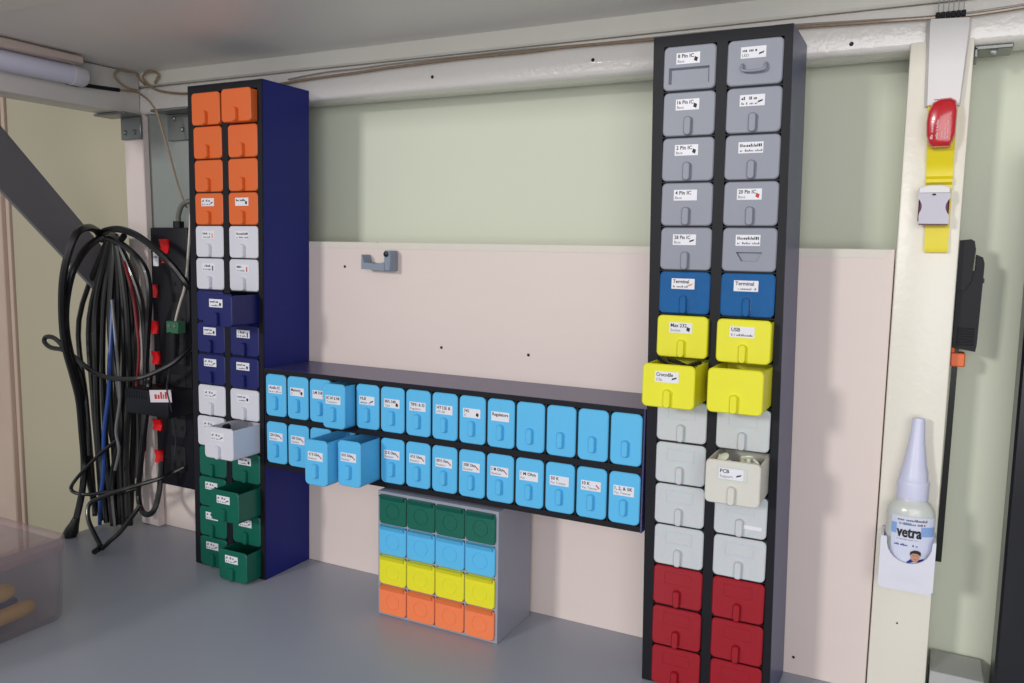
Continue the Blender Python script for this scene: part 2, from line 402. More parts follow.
# ----------------------------------------------------------- tall cabinets
def shear(o, k, x0):
    for v in o.data.vertices: v.co.x += k * (v.co.z)
def tower(x0, lean, shellm, name_label, rows):
    H = .560; W = .1113; D = .075; yb = -.0006; yf = yb - D
    root = thing('drawer_cabinet', name_label, 'cabinet', (x0 + W / 2, -.038, 0)); rl = Vector(root.location)
    s = MB(); t = .0022
    s.box((x0, yf + .0015, .0004), (x0 + t, yb, H)); s.box((x0 + W - t, yf + .0015, .0004), (x0 + W, yb, H))
    s.box((x0 + t, yf + .0015, H - t), (x0 + W - t, yb, H)); s.box((x0 + t, yf + .0015, .0004), (x0 + W - t, yb, t)); s.box((x0 + t, yb - t, t), (x0 + W - t, yb, H - t))
    o = s.build('shell', shellm, root); shear(o, lean, x0)
    g = MB(); zf = lambda i: .5329 - .0367 * i - .01835     # shelf under row i
    c1, c2 = .0311, .0831
    fx = [(x0 + .0002, x0 + c1 - .0217), (x0 + c1 + .0217, x0 + c2 - .0217), (x0 + c2 + .0217, x0 + W - .0002)]
    bars = [(0, H, .0006, .0012), (0, H, .5511, H - .0002)]
    for k, (a, b) in enumerate(fx):
        for y_a, y_b in ((yf, yf + .0015),): g.box((a, y_a, .0006), (b, y_b, H - .0002))
        g.box((max(a, x0 + t + .0002), yf + .0015, t + .0001), (min(b, x0 + W - t - .0002), yf + .060, H - t - .0001))
    for a, b in ((fx[0][1], fx[1][0]), (fx[1][1], fx[2][0])):
        g.box((a, yf, .5511), (b, yf + .0015, H - .0002)); g.box((a, yf, .0006), (b, yf + .0014, .0012))
        for i in range(14): g.box((a, yf + .0002, zf(i) - .0005), (b, yf + .06, zf(i) + .0005))
    o = g.build('divider_grid', M_BLACK, root, label='black divider grid'); shear(o, lean, x0)
    for i, row in enumerate(rows):
        for j, d in enumerate(row):
            c, pull, spec = d[0], d[1], d[2]; sp = d[3] if len(d) > 3 else None
            z = .5329 - .0367 * i
            put_drawer(root, rl, 'tower', c, (x0 + (c1, c2)[j] + lean * z, yf - .0006 - pull, z), spec, sp)
    return root
U = ('~', '~', 'chip')
L_rows = [
    [('orange', .003, None), ('orange', .009, None)], [('orange', .001, None), ('orange', 0, None)], [('orange', 0, None), ('orange', 0, None)],
    [('orange', 0, ('~', '~', 'rod')), ('orange', 0, ('~', None, 'chip'))],
    [('white', 0, ('~', '~', 'bar', 'o')), ('white', 0, ('~', '~', None))], [('white', 0, ('~', '~', 'bar')), ('white', 0, ('~', '~', 'bar', 'r'))],
    [('navy', 0, ('~', None, None)), ('navy', .039, ('~', '~', 'chip'))], [('navy', 0, ('~', '~', 'chip')), ('navy', 0, ('~', '~', 'bar'))],
    [('navy', 0, ('~', '~', 'rod')), ('navy', .001, ('~', '~', 'chip'))],
    [('white', 0, ('~', '~', 'rod')), ('white', .001, ('~', '~', 'chip'))], [('white', .002, ('~', '~', 'rod')), ('white', .0395, ('~', '~', 'rod'))],
    [('green', 0, None), ('green', .0, ('~', '~', 'chip'))], [('green', .001, ('~', '~', 'rod')), ('green', .0325, ('~', '~', 'rod'))],
    [('green', .001, ('~', '~', 'rod')), ('green', 0, ('~', '~', 'rod'))], [('green', .001, ('~', '~', 'rod')), ('green', .0215, ('~', '~', 'rod'))]]
R_rows = [
    [('grey', .001, ('8 Pin IC', 'Base', 'chip'), 'wide pocket'), ('grey', .001, ('~', 'LED', 'rod'), 'hoop')],
    [('grey', 0, ('16 Pin IC', 'Base', 'chip')), ('grey', 0, ('~', '~', 'rod'))],
    [('grey', 0, ('2 Pin IC', 'Base', 'chip')), ('grey', 0, ('~', '~', None))],
    [('grey', 0, ('4 Pin IC', 'Base', None, 'r')), ('grey', 0, ('20 Pin IC', 'Base', 'chip', 'r'))],
    [('grey', 0, ('28 Pin IC', 'Base', 'rod')), ('grey', 0, ('~', '~', None), 'small pocket')],
    [('blue', .001, ('Terminal', '~', 'rod', 'o')), ('blue', .002, ('Terminal', '~', None))],
    [('yellow', .005, ('Max 232', 'Socket', 'chip')), ('yellow', .012, ('USB', '~', None))],
    [('yellow', .043, ('Crocodile', 'Clip', 'rod')), ('yellow', .039, None)],
    [('frost', 0, None), ('frost', .003, None)], [('frost', .001, None), ('milk', .038, ('PCB', 'Support', 'rod'))],
    [('frost', .001, None), ('frost', .002, None, 'strip')], [('frost', .001, None), ('frost', .002, None)],
    [('red', .001, None), ('red', .002, None)], [('red', .002, None), ('red', .002, None)], [('red', .002, None), ('red', .002, None)]]
XL, XR = -.0733, .4879
LT = tower(XL, .0142, M_NAVY, 'tall navy drawer cabinet at left with orange, white, navy and green drawers in two columns', L_rows)
RT = tower(XR, -.0169, M_SLATE, 'tall dark cabinet at right with grey, yellow, frosted and red drawers in two columns', R_rows)

# ------------------------------------------------- long two-row middle unit
sx0, sx1, sz0, sz1 = .0416, .4830, .1350, .2467
rk = thing('drawer_rack', 'long low navy rack of sky blue drawers fixed between the two tall cabinets', 'drawer rack', ((sx0 + sx1) / 2, -.038, sz0)); rl = Vector(rk.location)
s = MB(); t = .0022; yb = -.0006; yf = yb - .075
s.box((sx0, yf + .001, sz0), (sx0 + t, yb, sz1)); s.box((sx1 - .0013, yf - .0002, sz0), (sx1, yb, sz1)); s.box((sx0 + t, yf + .001, sz1 - t), (sx1 - .0013, yb, sz1))
s.box((sx0 + t, yf + .001, sz0), (sx1 - .0013, yb, sz0 + t)); s.box((sx0 + t, yb - t, sz0 + t), (sx1 - .0013, yb, sz1 - t)); s.build('shell', mat('navy rack plastic', (58, 56, 108), .3, spec=.7), rk)
g = MB()
bands = ((sz0 + .0003, .1643 - .0237), (.1643 + .0237, .2179 - .0237), (.2179 + .0237, sz1 - .0003))
for k, (a, b) in enumerate(bands):
    g.box((sx0 + .0003, yf, a), (sx1 - .0014, yf + .0010, b))
    a2, b2 = (max(a, sz0 + t + .0001), min(b, sz1 - t - .0001))
    if b2 - a2 > .0005: g.box((sx0 + t + .0002, yf + .0010, a2), (sx1 - .0015, yf + .06, b2))
for z_a, z_b in ((bands[0][1], bands[1][0]), (bands[1][1], bands[2][0])):
    for j in range(15):
        a = .059 + .0313 * (j - .5); g.box((a - .0008 if j else sx0 + .0003, yf + .0003, z_a), (a + .0008 if j < 14 else sx1 - .0015, yf + (.06 if 0 < j < 14 else .0009), z_b))
g.build('divider_grid', M_BLACK, rk, label='black divider grid')
top = [('Audio IC', '~', None), ('Memory', 'IC', 'chip'), ('LM 358', None, 'rod'), ('BC 547 & 548', 'Transistor', None), ('HLB', '~', 'rod'), ('IRFL 540', 'Type', 'chip'),
       ('TIP31 & 32', 'Regulator', None), ('HT12E &', 'HT12D', None), ('741', 'IC', 'chip'), ('Regulators', None, None), None, None, None, None]
bot = [('220 Ohm', 'Resistor', 'res'), ('330 Ohm', 'Resistor', 'res'), ('1 K Ohm', 'Resistor', 'res'), ('4.7 K Ohm', 'Resistor', 'res'), ('10 K Ohm', 'Resistor', 'res'),
       ('22 K Ohm', 'Resistor', 'res'), ('47 K Ohm', 'Resistor', 'res'), ('100 K Ohm', 'Resistor', 'res'), ('330K Ohm', 'Resistor', 'res'), ('1 M Ohm', 'Resistor', 'res'),
       ('1 M Ohm', 'Pot', None), ('50 K', 'Pot. Trimmer', None), ('10 K', 'Pot. Trimmer', 'res'), ('1, 2, & 5K', 'Pot. Trimmer', None)]
for row, z, pulls in ((top, .2179, {3: .016}), (bot, .1643, {3: .0445, 4: .031})):
    for j in range(14):
        put_drawer(rk, rl, 'rack', 'sky', (.059 + .0313 * j, yf - .0006 - pulls.get(j, 0), z), row[j])

# --------------------------------------------------- small 4 x 4 organiser
bx0, bx1, by0, by1, bH = .2017, .3431, -.0815, -.0093, .1331
og = thing('drawer_organiser', 'small grey organiser with green, blue, yellow and orange drawer rows, standing under the rack', 'organiser', ((bx0 + bx1) / 2, (by0 + by1) / 2, 0)); rl = Vector(og.location)
s = MB(); Z0 = .0004
px_, pz_ = (bx1 - bx0 - .004) / 4, (bH - .004) / 4
s.box((bx0, by0, Z0), (bx0 + .003, by1, bH)); s.box((bx1 - .0035, by0, Z0), (bx1, by1, bH)); s.box((bx0 + .003, by0, bH - .003), (bx1 - .0035, by1, bH)); s.box((bx0 + .003, by0, Z0), (bx1 - .0035, by1, .003)); s.box((bx0 + .003, by1 - .003, .003), (bx1 - .0035, by1, bH - .003))
for k in range(1, 4):
    s.box((bx0 + .002 + px_ * k - .0009, by0 + .0001, .003), (bx0 + .002 + px_ * k + .0009, by1 - .003, bH - .003))
    for j in range(4): s.box((bx0 + .003 if j == 0 else bx0 + .002 + px_ * j + .0009, by0 + .0001, .002 + pz_ * k - .0009), (bx1 - .0035 if j == 3 else bx0 + .002 + px_ * (j + 1) - .0009, by1 - .003, .002 + pz_ * k + .0009))
s.build('shell', M_GREYBOX, og)
def org_mesh(c):
    mb = MB(); w, h = px_ - .0012, pz_ - .0014
    f = rrect(w, h, .0042); f0 = rrect(w - .0012, h - .0012, .0038)
    mb.loops([[(x, -.0022, z) for x, z in f0], [(x, -.0016, z) for x, z in f], [(x, -.0002, z) for x, z in f], [(x * .88, .0015, z * .88) for x, z in f], [(x * .88, .062, z * .88) for x, z in f]])
    mb.prism([(-.0060, h / 2 - .0002), (-.0022, h / 2 - .0054), (-.0016, h / 2 - .0054), (-.0016, h / 2 - .0002)], -w / 2 + .002, w / 2 - .002, plane='yz')
    R0, R1 = .0084, .0077; n = 28
    a = [[(r * math.cos(2 * PI * k / n), y, r * math.sin(2 * PI * k / n) - .001) for k in range(n)] for r, y in ((R0 + .0002, -.0021), (R0, -.0027), (R1, -.0027), (R1 - .0002, -.0021))]
    mb.loops(a, cap0=False, cap1=False, smooth=True)
    return mesh_only(mb, dmat(c))
for r_, c in enumerate(('green', 'sky', 'yellow', 'coral')):
    me = org_mesh(c)
    for k in range(4):
        o = bpy.data.objects.new('drawer', me); C.objects.link(o); o.parent = og; o['label'] = WORD[c] + ' drawer'
        o.location = Vector((bx0 + .002 + px_ * (k + .5), by0, bH - .002 - pz_ * (r_ + .5))) - rl

# ------------------------------------------------------ things in drawers
clip0 = None
base = Vector((XR + .0311 - .0169 * .276, yf - .0436, .2760))
for i, (dx, dy, dz, rz) in enumerate(((-.007, .022, .0130, .9), (.009, .026, .0115, -.7), (.001, .034, .0120, 1.5))):
    if clip0 is None:
        clip0 = thing('crocodile_clip', '', 'clip')
        for s_ in (1, -1):
            q = MB(); q.loops([[(x, y, z) for x, z in rrect(w_, hh, min(w_, hh) * .4)] for y, w_, hh in ((-.014, .0022, .0012), (-.006, .0034, .0016), (.004, .0050, .0026), (.012, .0058, .0034))])
            o = q.build('jaw', M_BLACK); o.parent = clip0; o.location = (0, 0, .0026 * s_); o.rotation_euler = (.10 * s_, 0, 0)
        q = MB(); q.lathe([(.0016, -.0034), (.0016, .0034)], (0, 0, 0), 10, axis='x'); o = q.build('pivot', M_ZINC); o.parent = clip0
        root = clip0
    else:
        root = link_copy(clip0)
        for ch in [c for c in clip0.children]: link_copy(ch, root)
    root.location = base + Vector((dx, dy, dz)); root.rotation_euler = (.15, 0, rz)
    tag(root, 'black crocodile clip lying in the pulled-out yellow drawer', 'clip', 'crocodile clips in the yellow drawer')
sup0 = None
base = Vector((XR + .0831 - .0169 * .2026, yf - .0386, .2026))
M_NYL = mat('nylon white', (226, 226, 208), .4, subsurf=.2)
for i, (dx, dy, dz, rx, ry) in enumerate(((-.008, .014, .009, .5, -.4), (.009, .018, .008, -.5, .5), (.012, .010, .008, .9, .2), (.001, .022, .007, 1.2, -.8), (-.002, .012, .006, 1.45, .6), (-.012, .030, .006, 1.3, .2))):
    if sup0 is None:
        sup0 = thing('board_support', '', 'support')
        q = MB(); q.lathe([(.0013, -.007), (.0017, -.0065), (.0017, .004), (.0022, .005)], (0, 0, 0), 12); o = q.build('stem', M_NYL); o.parent = sup0
        q = MB(); q.lathe([(.0022, .0048), (.0046, .0056), (.0049, .0064), (.0030, .0072), (.0008, .0074)], (0, 0, 0), 16); o = q.build('cap', M_NYL); o.parent = sup0
        root = sup0
    else:
        root = link_copy(sup0)
        for ch in [c for c in sup0.children]: link_copy(ch, root)
    root.location = base + Vector((dx, dy, dz + .0035)); root.rotation_euler = (rx, ry, i)
    tag(root, 'white nylon circuit board support lying in the pulled-out milky drawer', 'support', 'board supports in the milky drawer')
q = MB(); q.lathe([(.0030, -.004), (.0034, -.003), (.0034, .003), (.002, .004)], (0, 0, 0), 12, axis='y')
q.box((-.0008, -.012, -.0008), (.0008, -.003, .0008)); o = q.build('cable_gland', M_BLACK); o.location = (XL + .0831 + .0023 - .008, yf - .020, .1800)
tag(o, 'small black part lying in the pulled-out white drawer of the left cabinet', 'component')

# ------------------------------------------------ holder on the back board
hk = thing('wall_cradle', 'small grey printed cradle screwed onto the pinkish board', 'bracket', (.150, -.001, .360))
q = MB(); q.prism([(.1310, .3585), (.1500, .3580), (.1500, .3645), (.1345, .3660), (.1325, .3740), (.1312, .3745)][::1], -.016, -.001)
q.prism([(.1500, .3580), (.1620, .3575), (.1620, .3665), (.1500, .3645)], -.016, -.001); q.box((.1615, -.016, .3570), (.1700, -.001, .3795), .0012)
q.build('body', mat('grey blue printed plastic', (134, 146, 164), .5, noise=.05), hk)
q = MB(); q.lathe([(.0030, 0), (.0030, -.0012), (.0012, -.0020)], (0, 0, 0), 14, axis='y'); q.build('screw', M_BOLT, hk, loc=Vector((.1650, -.016, .3755)) - Vector(hk.location), label='dark screw')

# ------------------------------------------------- items on the right post
PY = -.004
pb = thing('printed_bracket', 'light grey flat bracket hanging over the beam at the top of the right post', 'bracket', (.695, PY, .503))
M_LG = mat('light grey printed plastic', (232, 229, 230), .42, noise=.03, nscale=40)
q = MB(); y0, y1 = PY - .0085, PY - .0002
q.loops([[(.6850, y0, .5020), (.7072, y0, .5012), (.7082, y1, .5012), (.6825, y1, .5020)], [(.6830, y0, .5625), (.7100, y0, .5605), (.7118, y1, .5605), (.6806, y1, .5625)],
         [(.6832, y0 + .003, .5690), (.7098, y0 + .003, .5675), (.7118, y1, .5675), (.6808, y1, .5690)]])
q.build('plate', M_LG, pb)
q = MB(); q.box((.6895, y0 - .0002, .5058), (.6930, y0 + .001, .5063)); q.box((.6975, y0 - .0002, .5056), (.7010, y0 + .001, .5061)); q.build('slot', M_BOLT, pb, label='dark narrow slots')
ph = thing('pin_header', 'black six-pin header standing on top of the light grey bracket', 'pin header', (.698, y0 + .003, .571))
for k in range(6):
    x = .6862 + k * .00355
    q = MB(); q.box((x, y0 + .0040, .5692), (x + .0034, y0 + .0075, .5740), .0005); q.build('housing', M_BLACK, ph)
    q = MB(); q.box((x + .0013, y0 + .0054, .5738), (x + .0020, y0 + .0061, .5885)); q.build('pin', M_ZINC, ph, label='thin metal pin')
yh = thing('strap_holder', 'yellow printed strip fixed vertically on the right post below the grey bracket', 'holder', (.695, PY, .387))
M_YEL = mat('yellow printed plastic', (236, 218, 20), .4, noise=.03)
q = MB(); prof = [(-.0002, .3865), (-.0045, .3865), (-.0052, .3900), (-.0035, .4060), (-.0035, .4400), (-.0062, .4420), (-.0062, .4445), (-.0030, .4470), (-.0030, .4570), (-.0055, .4600), (-.0055, .5028), (-.0002, .5028)]
q.prism([(PY + y, z) for y, z in prof], 0, 1, plane='yz')
for v in q.bm.verts:
    tt = (v.co.z - .3865) / .1163; v.co.x = (.6903 + (.6852 - .6903) * tt) if v.co.x < .5 else (.7072 + (.7062 - .7072) * tt)
q.build('strip', M_YEL, yh)
rd = thing('card_reader', 'glossy red memory card reader with small pale print on the yellow strip', 'card reader', (.6955, PY - .006, .47))
M_RED = mat('glossy red plastic', (196, 18, 36), .2, coat=.4)
q = MB(); ol = [(.6900, .4690), (.7030, .4690), (.7045, .4730), (.7062, .4780), (.7064, .4960), (.7050, .5040), (.7010, .5062), (.6940, .5058), (.6890, .5030), (.6860, .4960), (.6852, .4880), (.6858, .4780), (.6880, .4710)]
cc = (.6958, .4875)
def shrink(o_, f): return [(cc[0] + (x - cc[0]) * f, cc[1] + (z - cc[1]) * f) for x, z in o_]
q.loops([[(x, PY - .0058, z) for x, z in ol], [(x, PY - .0140, z) for x, z in ol], [(x, PY - .0165, z) for x, z in shrink(ol, .93)], [(x, PY - .0175, z) for x, z in shrink(ol, .78)]])
q.build('body', M_RED, rd)
q = MB(); q.prism(rrect(.0060, .0018, .0008, 3, .6995, .5030), PY - .0169, PY - .0140); q.build('slot', M_BLACK, rd, label='small dark slot')
q = MB(); putr = lambda u, v: (.6898 + v, PY - .01775, .4735 + u)      # print runs upwards
putv = lambda u, v: (.6898 - v, PY - .01775, .4735 + u)
rnd = random.Random(5)
for k, (dx, h, w) in enumerate(((0, .0022, .016), (.0035, .0018, .015), (.0065, .0009, .009), (.0085, .0008, .012), (.0103, .0008, .014))):
    strokes(q, 0, 0, w, h, 0, (lambda dx: lambda u, v: (.6905 + dx - v, PY - .01775, .4745 + u))(dx), rnd)
q.build('print', mat('pale print', (220, 190, 195), .5), rd, label='small pale print')
q = MB()
for k in range(9): q.box((.6895 + k * .0015, PY - .0150, .4682), (.6903 + k * .0015, PY - .0080, .4694))
q.build('contact_row', M_RED, rd)
gr = thing('usb_adapter', 'pale grey adapter with dark magenta side grips on the lower part of the yellow strip', 'adapter', (.6935, PY - .005, .407))
q = MB(); L_, R_, B_, T_ = .6832, .7062, .4090, .4375
ol = [(L_ + .0016, B_), (R_ - .0002, B_ - .0002), (R_, B_ + .006)] + [(R_ - .0032 * math.sin(PI * k / 6), B_ + .006 + .0145 * k / 6) for k in range(1, 6)] + \
     [(R_ + .0002, B_ + .0205), (R_ - .0008, T_), (R_ - .006, T_ + .0018), (L_ + .007, T_ + .0018), (L_, T_ - .0005), (L_, B_ + .0205)] + [(L_ + .0032 * math.sin(PI * k / 6), B_ + .0205 - .0145 * k / 6) for k in range(1, 6)] + [(L_ + .0012, B_ + .006)]
q.prism(ol, PY - .0150, PY - .0055); q.build('body', mat('pale grey plastic', (196, 192, 206), .35), gr)
q = MB(); q.box((L_ + .0006, PY - .0120, B_ + .0015), (R_ - .0006, PY - .0065, T_ - .004), .001); q.box((L_ + .0018, PY - .0140, B_ - .0009), (R_ - .0006, PY - .0060, B_ + .001)); q.build('grip', mat('dark magenta rubber', (96, 22, 66), .4), gr, label='dark magenta grips')
q = MB(); q.prism([(L_ + .0006, T_ - .0042), (R_ - .0010, T_ - .0042), (R_ - .0014, T_ - .0005), (R_ - .006, T_ + .0010), (L_ + .007, T_ + .0010), (L_ + .0008, T_ - .0008)], PY - .0166, PY - .0149); q.build('end_cap', M_LG, gr, label='lighter grey end cap')
q = MB(); q.prism(rrect(.0028, .0014, .0006, 3, .6945, .4318), PY - .0153, PY - .0148); q.build('eyelet', M_BLACK, gr, label='tiny black hole')

# glue bottle and its holder
gh = thing('bottle_holder', 'white printed holder with a scooped front and embossed word, fixed low on the right post', 'holder', (.6940, PY, .110))
HY = PY - .0285
M_WP = mat('white printed plastic', (226, 226, 238), .4, subsurf=.1)
xl, xr, zb, zt = .6738, .7146, .1100, .1540
q = MB(); n = 14
scoop = [(xl + .0045 + (xr - xl - .0070) * (1 - math.cos(PI * k / n)) / 2, zt - .0005 - .0200 * math.sin(PI * k / n) ** .8) for k in range(n + 1)]
ol = [(xl + .003, zb), (xr - .003, zb), (xr, zb + .003), (xr, zt)] + scoop[::-1] + [(xl, zt), (xl, zb + .003)]
q.prism(ol, HY, HY + .0022)
q.box((xl, HY + .0016, zb + .002), (xl + .002, PY - .0002, zt)); q.box((xr - .002, HY + .0016, zb + .002), (xr, PY - .0002, zt)); q.box((xl + .001, HY + .0016, zb), (xr - .001, PY - .0002, zb + .0030)); q.box((xl, PY - .0022, zb), (xr, PY - .0002, zt))
q.build('body', M_WP, gh)
q = MB(); letters(q, 'GLUE', xl + .0105, zb + .0075, .021, .0065, 0, lambda x, z: (x, HY - .0003, z), True); q.build('embossing', M_WP, gh)
gb = thing('glue_bottle', 'glue bottle with long white nozzle cap and a portrait label, standing in the white holder', 'bottle', (.6947, -.0180, .1132))
bc = (.6947, -.0180, 0)
q = MB(); q.lathe([(.0145, .1132), (.0176, .1145), (.0184, .118), (.0184, .1700), (.0178, .1755), (.0152, .1800), (.0118, .1830), (.0112, .186)], bc, 36, sy=.6)
q.build('body', mat('milky bottle plastic', (206, 210, 206), .25, subsurf=.3, coat=.2), gb)
q = MB(); q.lathe([(.0120, .1850), (.0122, .1980), (.0118, .1995), (.0108, .2005), (.0103, .2075), (.0098, .2090), (.0088, .2130), (.0066, .2290), (.0062, .2300), (.0047, .2500), (.0042, .2520), (.0006, .2524)], bc, 32, sy=.85)
for v in q.bm.verts: v.co.x += max(0, v.co.z - .19) * .012
q.build('nozzle_cap', mat('white violet plastic', (214, 216, 240), .35, subsurf=.2), gb, label='white nozzle cap')
lab = MB(); R0 = .0184
def wrap(u, v, e=0.0):
    a = u / R0; return (bc[0] + (R0 + e) * math.sin(a), bc[1] - (R0 * .6 + e) * math.cos(a), v)
def wrect(u0, u1, v0, v1, mi, e):
    k = 10
    for i in range(k):
        a, b = u0 + (u1 - u0) * i / k, u0 + (u1 - u0) * (i + 1) / k
        lab.poly([wrap(a, v0, e), wrap(b, v0, e), wrap(b, v1, e), wrap(a, v1, e)], mi, True)
wrect(-.0150, .0235, .1240, .1715, 0, .0002)
wrect(-.0150, -.0100, .1565, .1655, 1, .0004); wrect(.0085, .0225, .1560, .1640, 1, .0004); wrect(-.0045, .0010, .1645, .1668, 1, .0004)
W_ = lambda x, z: wrap(x, z, .0006)
strokes(lab, -.0095, .1680, .0240, .0022, 3, W_, random.Random(2)); strokes(lab, -.0080, .1648, .0200, .0018, 3, W_, random.Random(3))
for dx, dz in ((0, 0), (.00035, 0), (.0002, .0002)):
    letters(lab, 'vetra', -.0098 + dx, .1545 + dz, .0185, .0092, 2, W_, True)
strokes(lab, -.0095, .1522, .016, .0007, 3, W_, random.Random(4)); strokes(lab, -.0110, .1470, .017, .0019, 4, W_, random.Random(6))
def wpoly(pts, mi, e): lab.poly([wrap(u + .0012, v + .0078, e) for u, v in pts], mi)
wpoly([(-.0045, .1236), (.0135, .1236), (.0140, .1275), (.0105, .1300), (.0070, .1290), (.0010, .1290), (-.0016, .1265)], 4, .0008)
wpoly([(.0040 + .0033 * math.cos(a * PI / 8), .1312 + .0043 * math.sin(a * PI / 8)) for a in range(16)], 5, .0010)
wpoly([(.0000, .1318), (.0008, .1330), (.0020, .1341), (.0052, .1341), (.0070, .1330), (.0080, .1320), (.0080, .1352), (.0060, .1366), (.0030, .1368), (.0004, .1352)], 2, .0012)
wpoly([(.0022, .1321), (.0034, .1321), (.0034, .1324), (.0022, .1324)], 2, .0012); wpoly([(.0046, .1321), (.0058, .1321), (.0058, .1324), (.0046, .1324)], 2, .0012); wpoly([(.0030, .1291), (.0050, .1291), (.0050, .1294), (.0030, .1294)], 6, .0012)
lab.build('label', [mat('bottle label paper', (216, 220, 240), .35), mat('label light blue', (140, 172, 226), .4), mat('label black', (26, 22, 26), .5), M_INKG, mat('label dark blue', (38, 52, 140), .5), mat('label portrait skin', (196, 146, 120), .5), mat('label lips', (150, 80, 80), .5)], gb, label='white label with word, blue marks and a small portrait of a dark-haired person in a blue shirt')

# clamp hanging behind the right side of the post
cl = thing('bar_clamp', 'black plastic bar clamp with orange stopper hanging along the right side of the post', 'clamp', (.724, .02, .12))
q = MB(); q.prism([(.7160, .3085), (.7328, .3060), (.7335, .3120), (.7345, .3780), (.7330, .3830), (.7285, .3850), (.7285, .3720), (.7160, .3700)], .010, .030); q.build('handle', M_BLACK, cl)
q = MB(); q.prism([(.7155, .3560), (.7215, .3560), (.7255, .3640), (.7262, .3700), (.7275, .3890), (.7262, .3960), (.7235, .3975), (.7155, .3965)], .007, .012); q.build('jaw', M_BLACK, cl)
q = MB()
for k in range(7): q.box((.7185, .0092, .3110 + k * .0022), (.7310, .0103, .3121 + k * .0022), .0003)
q.build('grip_ribs', M_BLACK, cl)
q = MB(); q.box((.7155, .012, .2925), (.7262, .028, .3040), .001); q.box((.7155, .012, .3040), (.7182, .028, .3100), .001); q.build('stopper', mat('orange plastic', (236, 112, 56), .45), cl, label='orange stopper')
q = MB(); q.prism([(.7155, .1230), (.7205, .1230), (.7212, .3080), (.7170, .3080)], .016, .024); q.build('bar', mat('black steel bar', (16, 16, 18), .35, metal=.3), cl)
q = MB(); q.lathe([(.0022, 0), (.0022, .0012), (.0010, .0016)], (.7342, .020, .3640), 10, axis='x'); 
for v in q.bm.verts: pass
q.build('pivot_pin', mat('red brown plastic', (140, 50, 40), .5), cl, label='small red brown pin')

# block and dark board at the far right
blk = MB().box((.7178, .004, .0002), (.7585, .0485, .0300), .0008).build('end_block', mat('pale grey painted wood', (178, 180, 178), .55, noise=.04)); tag(blk, 'pale grey block sitting on the desk right of the cream post', 'block')
dk = MB().box((.7640, -.006, .0085), (.8350, .0300, .4700), .002).build('panel', mat('black glossy panel', (12, 13, 24), .3)); 
dr = thing('dark_panel', 'tall black flat panel standing at the right edge behind the post', 'panel', (.80, .01, 0)); dk.parent = dr; dk.location = -Vector(dr.location)
q = MB(); q.box((.7700, -.010, .0002), (.8300, .0340, .0090), .002); q.build('foot', mat('black foot rubber', (22, 22, 24), .6), dr)

# ------------------------------------------------------ wires on the beam
M_WIRE = mat('clear wire with copper', (150, 128, 104), .22, coat=.6, noise=.3, nscale=180)
M_WIRE2 = mat('thin silver wire', (150, 146, 140), .25, coat=.4)
def cable(name, label, pts, r, m, cat='cable', group=None, n=8, parent=None):
    P = [at(p[0], p[1], p[2], p[3] if len(p) > 3 else 'y') for p in pts]
    rr = max(r) if isinstance(r, list) else r
    for p in P:
        p.z = min(p.z, .6010 - rr)
        if p.x > -.30: p.z = max(p.z, rr + .0015)
    q = MB(); q.tube(P, r, n)
    o = q.build(name, m)
    return tag(o, label, cat, group) if parent is None else o
yw = -.0050
w1 = [(192, 93.5, -.004), (240, 88, -.005), (280, 84, yw), (300, 80.5, yw), (324.6, 77, yw), (357, 72.8, yw), (382, 69, yw), (400, 66.5, yw), (465, 58.3, yw), (525, 52.4, yw), (567, 47.2, yw), (651, 39.8, yw), (720, 33, yw), (794, 27.6, yw), (827, 25.3, yw), (856, 23.5, yw), (882, 21.5, yw), (925, 18.5, yw), (972, 14.8, yw), (1024, 7, yw), (1045, 3, yw)]
w0 = [(165, 92, -.004), (152, 87.5, -.006), (143, 79, -.008), (146, 72.5, -.009), (154, 71, -.008), (158.5, 75, -.007), (155, 83, -.006), (147, 86, -.008), (142, 85, -.014)]
cable('wire', 'clear copper-coloured wire running along the whole white beam', w0[::-1][2:] + w1[0:], .0016, M_WIRE, 'wire')
w2 = [(288, 79.5, yw), (324, 72.5, yw), (360, 68.5, yw), (395, 63.6, yw), (465, 56, yw), (525, 49.5, yw), (590, 44.2, yw), (651, 38, yw), (720, 31, yw), (794, 25, yw), (860, 21.0, yw), (925, 17, yw), (972, 12.4, yw), (1030, 3.6, yw)]
cable('wire', 'thin silvery wire running just above the copper-coloured wire on the beam', w2, .0009, M_WIRE2, 'wire', n=6)
LX = -.2335
cable('wire', 'black sleeved wire leaving the tube lamp along the side beam', [(66, 82, LX, 'x'), (75, 84.5, LX, 'x'), (86, 85.5, LX, 'x'), (100, 87.5, LX, 'x'), (119, 90, LX, 'x')], .0024, M_BLACK, 'wire')
cable('wire', 'clear looped wire in the corner hanging down behind the left cabinet', [(119, 90, LX, 'x'), (128, 91, LX, 'x'), (137, 92.5, -.2310, 'x'), (146.5, 98.5, -.034), (153, 106, -.036), (158, 115, -.036), (163, 132, -.034), (169, 152, -.030), (176, 178, -.022), (182.5, 198, -.018), (187, 208, -.016)], .0013, M_WIRE, 'wire')
cable('wire', 'small loose loop of clear wire tied at the ceiling corner', [(p_[0], p_[1], -.2315, 'x') for p_ in ((137, 90), (128, 88), (119.5, 82.5), (114.5, 76), (117, 71), (126, 70.5), (136, 74), (140, 80))] + [(146, 86, -.014)], .0012, M_WIRE, 'wire')
cable('wire', 'clear silvery wire hanging in front of the power strip down to the green connector', [(190.5, 214, -.036), (189.5, 235, -.040), (188, 255, -.042), (186.5, 275, -.042), (184, 290, -.042), (180, 303, -.044), (176.5, 316, -.047), (175, 324, -.047)], .0015, mat('clear silvery wire', (196, 186, 176), .22, coat=.5), 'wire')
q = MB(); 
